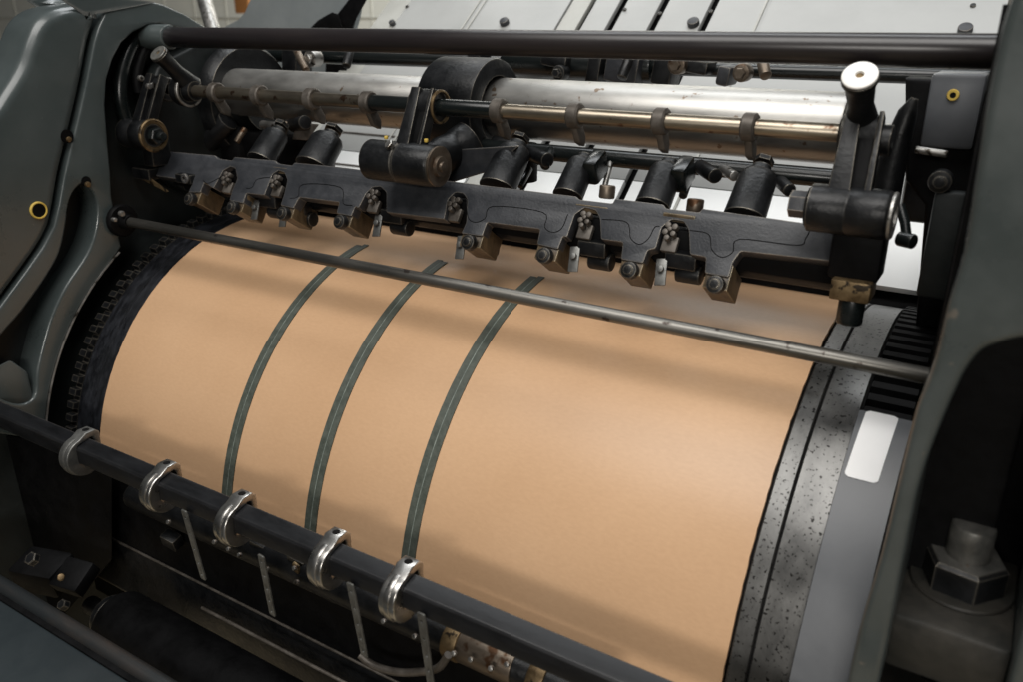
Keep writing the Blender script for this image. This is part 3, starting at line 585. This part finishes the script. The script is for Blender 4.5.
# rear rods and fittings behind the roller
t = thing('rear_rod', 'slim dark rod with clamps and bolts behind the silver roller under the tie bar', 'rod', (-2, .5, 1.70))
b = new(); cyl(b, (-3.6, .5, 1.70), (-2.0, .5, 1.703), .035, seg=24); part('rod_left', b, 'black_gloss', t)
b = new(); cyl(b, (-1.98, .5, 1.70), (-1.30, .5, 1.70), .068, seg=28, bv=.01); cyl(b, (-1.50, .5, 1.69), (-1.42, .5, 1.69), .05); part('rod_sleeve', b, 'black_gloss', t)
b = new(); cyl(b, (-1.6, .5, 1.695), (-.1, .5, 1.695), .026, seg=24); part('rod_right', b, 'black_gloss', t)
b = new(); cyl(b, (-1.6, .53, 1.725), (-.1, .53, 1.725), .009, seg=12); part('bright_edge', b, 'steel', t)
for px, py, r, m in ((318, 58, .04, 'steel'), (682, 64, .035, 'rust'), (746, 72, .032, 'rust'), (565, 72, .03, 'black')):
    p = at(px, py, y=.42); b = new(); cyl(b, p, p + V((0, -.06, 0)), r, bv=.008); hexa(b, p + V((0, -.06, 0)), (0, -1, 0), r * .6, .02); part('clamp_bolt', b, m, t)
for px, py, w, h, m in ((297, 62, .10, .14, 'black'), (480, 62, .07, .10, 'black'), (600, 66, .06, .14, 'black'), (628, 64, .14, .14, 'gripper'), (668, 68, .08, .12, 'black'), (700, 66, .10, .05, 'black'), (728, 75, .05, .07, 'gripper'), (560, 60, .12, .05, 'black')):
    b = new(); box(b, at(px, py, y=.45), (w, .12, h), .012, rot=(0, .15, 0)); part('clamp_block', b, m, t)
for a, c, r, m in (((296, 50), (306, 70), .018, 'rust'), ((762, 58), (766, 76), .020, 'rust'), ((350, 50), (346, 66), .02, 'black'), ((632, 52), (622, 78), .02, 'black')):
    b = new(); cyl(b, at(*a, y=.36), at(*c, y=.30), r); part('upright_pin', b, m, t)

# ================================================================== front clamp bar
yb, zb = -1.275, .425
t = thing('clamp_bar', 'square dark steel bar running diagonally in front of the papered cylinder', 'bar', (-1.9, yb, zb))
sec = [(-.022, .030), (-.016, .037), (.032, .051), (.038, .046), (.038, -.022), (.03, -.030), (-.016, -.030), (-.022, -.022)]
b = new(); prism(b, [[V((x, yb + p[0], zb + p[1])) for p in sec] for x in (-3.6, .0)], .002); part('bar', b, 'bar', t, None, 25)
# C-shaped chrome clamps, each with a hole and a perforated strap hanging from it
cl = None
labels = ['dark worn ring clamp on the front bar, leftmost and beside the black gear', 'chrome ring clamp on the front bar over the bare paper left of all tapes', 'chrome ring clamp on the front bar where the leftmost tape stripe ends', 'chrome ring clamp on the front bar where the middle tape stripe ends', 'chrome ring clamp on the front bar where the rightmost tape stripe ends']
for k, (px, py) in enumerate(((78, 449), (159, 485), (234, 519), (328, 561), (400, 595))):
    x = at(px, py, y=yb).x
    if cl is None or k == 1:
        c0 = thing('bar_clamp', labels[k], 'clamp', (x, yb, zb), 'ring clamps along the front bar')
        frC = (V((x + .027, yb + .008, zb)), V((0, 1, 0)), V((0, 0, 1)), V((1, 0, 0)))
        ro = .071
        prof = [V((ro * math.cos(a), ro * math.sin(a) - .012)) for a in [R(d) for d in range(100, 316, 9)]] + [V((.061, -.040)), V((.064, .0)), V((.066, .062)), V((.052, .075)), V((.016, .076))]
        inner = fillet([V((-.026, -.034)), V((.042, -.034)), V((.042, .055)), V((-.026, .040))], .014, 3)
        m = 'dullsteel' if k == 0 else 'chrome'
        b = new(); plate(b, frC, prof, [inner], .054, .005, 2); part('clamp_ring', b, m, c0)
        b = new(); prof2 = [V((p.x * 1.045, (p.y + .012) * 1.045 - .012)) for p in prof[:-5]]; prof2 += [V((p.x * .9, p.y * .9)) for p in prof[:-5][::-1]]
        plate(b, (V((x + .010, yb + .008, zb)), *frC[1:]), prof2, [], .020, .003, 1); part('raised_band', b, m, c0)
        nrm = V((0, .02, 1)).normalized(); p = V((x + .001, yb + .040, zb + .0768)); b = new(); lathe(b, p, nrm, [(0, 0), (0, .0115), (-.004, .013)], 20); part('screw_hole', b, 'black_plain', c0)
        if k: cl = c0; cx0 = x
    else:
        c = copy_tree(cl, None); c.location = (V((x, yb, zb))) * S; c['label'] = labels[k]
st = [((183, 511), (203, 580)), ((260, 556), (272, 616)), ((349, 584), (364, 657)), ((420, 614), (431, 690))]
sl = ['thin perforated metal strap hanging under the clamp left of the tapes', 'thin perforated metal strap hanging under the clamp at the leftmost tape', 'thin perforated metal strap hanging under the clamp at the middle tape', 'thin perforated metal strap hanging under the clamp at the rightmost tape']
for (a, c), lb in zip(st, sl):
    A = at(*a, y=-1.31); B = at(*c, y=-1.27); d = (B - A); L = d.length; d.normalize(); n = V((0, -1, 0)); u = d.cross(n).normalized(); n = u.cross(d)
    fr = ((A + B) / 2, u, d, n); w = .013
    holes = [[V((.0045 * math.cos(a2), s * L * .2 + .0045 * math.sin(a2))) for a2 in [i * math.pi / 5 for i in range(10)]] for s in (-2, -.9, .2, 1.2, 2.1)]
    b = new(); plate(b, fr, fillet([V((-w, -L / 2)), V((w, -L / 2)), V((w, L / 2)), V((-w, L / 2))], .006, 3), holes, .006, .001, 1)
    solo('hanging_strap', b, 'strap', lb, 'strap', 'perforated straps hanging below the clamps')

# shaft with brass bands and shiny screws under the bar
t = thing('banded_shaft', 'dark brown round shaft with pale brass bands and tiny screws beneath the front bar', 'shaft', (-1.9, -1.17, .2))
ysf, zsf = -1.15, .215
b = new(); cyl(b, (-2.6, ysf, zsf), (-.6, ysf, zsf), .050, seg=28); part('shaft_core', b, 'black', t)
b = new(); box(b, (-2.1, -1.10, -.03), (2.9, .03, .66), .004); part('dark_apron', b, 'black_plain', t)
b = new(); cyl(b, (-1.10, ysf, zsf), (-.92, ysf, zsf), .054, seg=28); part('brown_sleeve', b, 'rust', t)
for px in (447, 533):
    x = at(px, 643 if px < 500 else 672, y=ysf - .05).x; b = new(); cyl(b, (x - .025, ysf, zsf), (x + .025, ysf, zsf), .058, seg=32); part('brass_band', b, 'brass', t)
for px, py in ((170, 522), (216, 542), (230, 549), (241, 555), (268, 569), (296, 568), (298, 582), (385, 621), (416, 636), (455, 653), (472, 659), (492, 668), (508, 664)):
    b = new(); p = at(px, py, y=ysf - .07); cyl(b, p, p + V((0, -.012, .006)), .008, bv=.003, seg=12); part('screw_head', b, 'steel', t)
for px, py in ((165, 512), (172, 540), (240, 535), (262, 545), (300, 560), (330, 590), (395, 615), (425, 630)):
    b = new(); p = at(px, py, y=ysf); box(b, p, (.07, .05, .06), .01, rot=(.3, .2, .1)); part('finger_holder', b, 'black', t)
b = new(); box(b, at(296, 568, y=-1.2), (.025, .012, .05), .004, rot=(.3, .4, 0)); part('brass_tag', b, 'brass', t)
b = new(); sweep(b, smooth([at(*q, y=-1.22) for q in ((360, 655), (372, 665), (395, 672), (420, 672), (438, 668), (448, 655))], 5, False), .012, 10); solo('oil_pipe', b, 'collar', 'thin curved grey pipe between the last two hanging straps', 'pipe')

# lower ledge rail, lower roller, foreground cover, casting
t = thing('ledge_rail', 'long dark angle rail with a pale worn top edge low in front of the press', 'rail', (-2, -1.15, -.1))
b = new(); p = [V((0, -1.12, -.10)), V((0, -1.06, -.10)), V((0, -1.06, -.16)), V((0, -1.12, -.36))]
prism(b, [[V((x, q.y, q.z)) for q in p] for x in (-3.25, -.7)], .005); part('rail_angle', b, 'black', t)
b = new(); cyl(b, (-3.2, -1.118, -.102), (-.7, -1.118, -.102), .005); part('worn_edge', b, 'collar', t)
b = new(); box(b, (-2.0, -1.0, -.35), (2.6, .02, .5), 0); part('apron', b, 'black_plain', t)
t = thing('ink_roller', 'black rubber roller lying in the shadow at the bottom left', 'roller', (-2, -1.3, -.3))
b = new(); cyl(b, (-2.62, -1.30, -.27), (-.9, -1.30, -.27), .12, seg=48, bv=.02); part('roller_body', b, 'black_plain', t)
b = new(); cyl(b, (-2.8, -1.30, -.27), (-2.6, -1.30, -.27), .035); ring(b, (-2.68, -1.30, -.27), (1, 0, 0), .08, .03, .03); part('roller_spindle', b, 'black', t)
b = new(); cyl(b, (-2.2, -1.22, -.085), (-1.0, -1.22, -.085), .006); part('scraper_wire', b, 'collar', t)
t = thing('foreground_cover', 'blue grey metal cover with a rusty brown edge in the bottom left corner', 'cover', (-2.2, -1.75, .05))
b = new(); box(b, (-2.2, -1.96, .035), (3.0, .62, .04), .012); part('cover_sheet', b, 'fore', t)
b = new(); cyl(b, (-3.6, -1.61, .052), (-.6, -1.61, .052), .028, seg=20); part('rounded_edge', b, 'edge', t)
b = new(); box(b, (-2.2, -1.645, .045), (3.0, .02, .03), .002); part('edge_groove', b, 'black_plain', t)
t = thing('bolted_casting', 'small dark bolted casting in the shadows at the lower left', 'casting', (-3.0, -1.35, -.15))
b = new(); box(b, at(45, 572, y=-1.38), (.20, .14, .12), .02, rot=(.2, 0, .3)); box(b, at(75, 577, y=-1.36), (.13, .12, .06), .01, rot=(.5, 0, .2)); cyl(b, at(28, 575, y=-1.42), at(40, 560, y=-1.36), .06); part('casting_body', b, 'black_plain', t)
for q, r in (((35, 560), .025), ((66, 606), .02)):
    b = new(); hexa(b, at(*q, y=-1.45), (0, -.6, .7), r, .025); part('casting_bolt', b, 'black', t)
b = new(); cyl(b, at(61, 578, y=-1.44), at(61, 577, y=-1.47), .012); part('brass_plug', b, 'brass', t)

# ================================================================== feed board behind
th = R(38); bn = V((0, -math.sin(th), math.cos(th))); bu = V((0, math.cos(th), math.sin(th))); B0 = V((0, 1.6, 1.85))
t = thing('feed_board', 'pale sloping feed board with dark slots behind the rollers', 'feed board', (-1.9, 1.0, 1.4))
frB = (B0, V((1, 0, 0)), bu, bn)
edges = [-3.9, -2.335, -2.20, -2.03, -1.99, -1.785, -1.745, -1.52, -1.475, -.315]
seg = [(-3.50, -2.345, 'board'), (-2.33, -2.215, 'boardgrey'), (-2.185, -2.04, 'board'), (-1.995, -1.80, 'board'), (-1.755, -1.525, 'board'), (-1.485, -.31, 'board')]
for x0, x1, m in seg:
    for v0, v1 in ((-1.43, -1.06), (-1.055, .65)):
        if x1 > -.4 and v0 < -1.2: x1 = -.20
        b = new(); plate(b, frB, [V((x0, v0)), V((x1, v0)), V((x1, v1)), V((x0, v1))], [], .03, .003, 1); part('board_panel', b, 'litpanel' if v0 < -1.2 and m == 'board' else m, t)
b = new(); plate(b, (B0 - bn * .06, *frB[1:]), [V((-3.7, -2.2)), V((-.15, -2.2)), V((-.15, -1.2)), V((-.4, -1.2)), V((-.4, .6)), V((-3.7, .6))], [], .02, 0, 0); part('board_backing', b, 'black_plain', t)
b = new(); plate(b, (B0 + bn * .004, *frB[1:]), [V((-3.66, -2.0)), V((-3.49, -2.0)), V((-3.49, .65)), V((-3.66, .65))], [], .06, .004); part('edge_angle', b, 'boardgrey', t)
for x, y2 in ((-1.24, .65), (-2.92, .65), (-2.96, .65)):
    b = new(); box(b, B0 + V((x, 0, 0)) + bu * -.6 + bn * .004, (.012, 2.5, .008), .002, axes=(V((1, 0, 0)), bu, bn)); part('board_bead', b, 'boardgrey', t)
for x0, x1, v0 in ((-3.45, -2.4, -.93), (-3.45, -2.4, -1.16), (-3.45, -2.4, -1.30)):
    b = new(); box(b, B0 + V(((x0 + x1) / 2, 0, 0)) + bu * v0 + bn * .004, (x1 - x0, .010, .004), 0, axes=(V((1, 0, 0)), bu, bn)); part('board_seam', b, 'collar', t)
for px, py, r in ((505, 24, .028), (965, 32, .03), (694, 25, .03), (393, 25, .02)):
    p = at(px, py, pl=(B0, bn)); b = new(); cyl(b, p, p + bn * .03, r, bv=.006); part('board_knob', b, 'gripper', t)
for px, py in ((973, 6), (407, 7), (711, 12), (660, 14), (625, 10)):
    p = at(px, py, pl=(B0, bn)); b = new(); cyl(b, p, p + bn * .008, .012, bv=.003); part('board_rivet', b, 'black', t)
# curved grey sheet, black strip and pole at the left of the board
b = new()
lft = [at(px, py, y=1.3) for px, py in ((219, 34), (226, 26), (238, 20), (245, 12), (250, 0), (252, -12))]
lft = [V((lft[0].x, lft[0].y, -2.9))] + lft
rows = [[b.verts.new(q + V((0, dy, 0))) for q in lft] for dy in (0,)]
rr = [b.verts.new(V((at(348, 20, y=1.3).x + i * .02, q.y + .0, q.z))) for i, q in enumerate(lft)]
for i in range(len(lft) - 1): b.faces.new((rows[0][i], rr[i], rr[i + 1], rows[0][i + 1]))
geo = bmesh.ops.extrude_face_region(b, geom=list(b.faces)); [setattr(v, 'co', v.co + V((0, .03, -.01))) for v in geo['geom'] if isinstance(v, bmesh.types.BMVert)]
solo('guard_sheet', b, 'sheet', 'smooth grey sheet metal guard behind the tie bar, left of the feed board', 'guard')
b = new(); prism(b, [[at(px, py, y=yy) for px, py in ((356, -10), (372, -10), (352, 26), (340, 120), (322, 120), (328, 26))] for yy in (1.25, 1.29)], .003); prism(b, [[at(px, py, y=yy) for px, py in ((310, 28), (318, 20), (332, 12), (338, 14), (342, 28))] for yy in (1.1, 1.2)], .006)
solo('black_bracket', b, 'black_plain', 'black diagonal bracket between the grey sheet guard and the feed board', 'bracket')
b = new(); A = at(201, -12, y=1.5); B = at(214, 34, y=1.3); cyl(b, A, B, .05, seg=24); solo('chrome_pole', b, 'steel', 'slanting bright metal pole in the background behind the left frame', 'pole')

# ================================================================== background
b = new(); box(b, (-14, 14, 1), (60, .1, 16), 0); struct('wall', b, 'tile')
b = new()
for k in range(-30, 14): box(b, (k * 1.3, 13.94, 1), (.03, .02, 16), 0)
for k in range(-3, 8): box(b, (-14, 13.935, k * 1.3 + .6), (60, .02, .03), 0)
struct('wall_joints', b, 'joint')
b = new(); box(b, (0, 0, -3.05), (80, 60, .1), 0); struct('floor', b, 'floor')
p = at(243, 4, y=8); b = new(); box(b, (p.x, 8, p.z + .25), (.35, .1, .8), .02); solo('wooden_post', b, 'wood', 'small patch of orange wood against the far tiled wall', 'post')
b = new(); box(b, (at(1000, 10, y=4).x, 4, 1.5), (.9, .1, 2.2), .02); solo('brown_panel', b, 'collar', 'dull brown panel behind the top right end of the feed board', 'panel')

# ================================================================== light
w = bpy.data.worlds.new('World'); bpy.context.scene.world = w; w.use_nodes = True
bg = w.node_tree.nodes['Background']; bg.inputs[0].default_value = (0.86, 0.93, 1.0, 1); bg.inputs[1].default_value = 0.03
def area(name, loc, target, sx, sy, power, col):
    l = bpy.data.lights.new(name, 'AREA'); l.shape = 'RECTANGLE'; l.size = sx * S; l.size_y = sy * S; l.energy = power; l.color = col
    o = bpy.data.objects.new(name, l); C.objects.link(o); o.location = V(loc) * S
    o.rotation_euler = (V(target) - V(loc)).to_track_quat('-Z', 'Y').to_euler(); return o
area('window_light', (-.6, -4.3, 9.2), (-1.6, 0, .6), 9, 4.6, 80, (1.0, .975, .94))
area('window_light', (1.4, -7.6, 3.3), (-1.6, 0, .4), 3, .7, 17, (1.0, .96, .90))
area('overhead_light', (-2, 2.5, 9.5), (-1.8, 1.0, 1), 9, 1.6, 34, (.95, .98, 1.0))
area('overhead_light', (-6, 9, 10), (-9, 13, 2), 8, 3, 160, (1.0, .99, .95))  # unseen light added to brighten the far wall

sc = bpy.context.scene
sc.view_settings.view_transform = 'Standard'; sc.view_settings.look = 'None'; sc.view_settings.exposure = 0; sc.view_settings.gamma = 1
sc.cycles.use_denoising = True
sc.cycles.max_bounces = 8
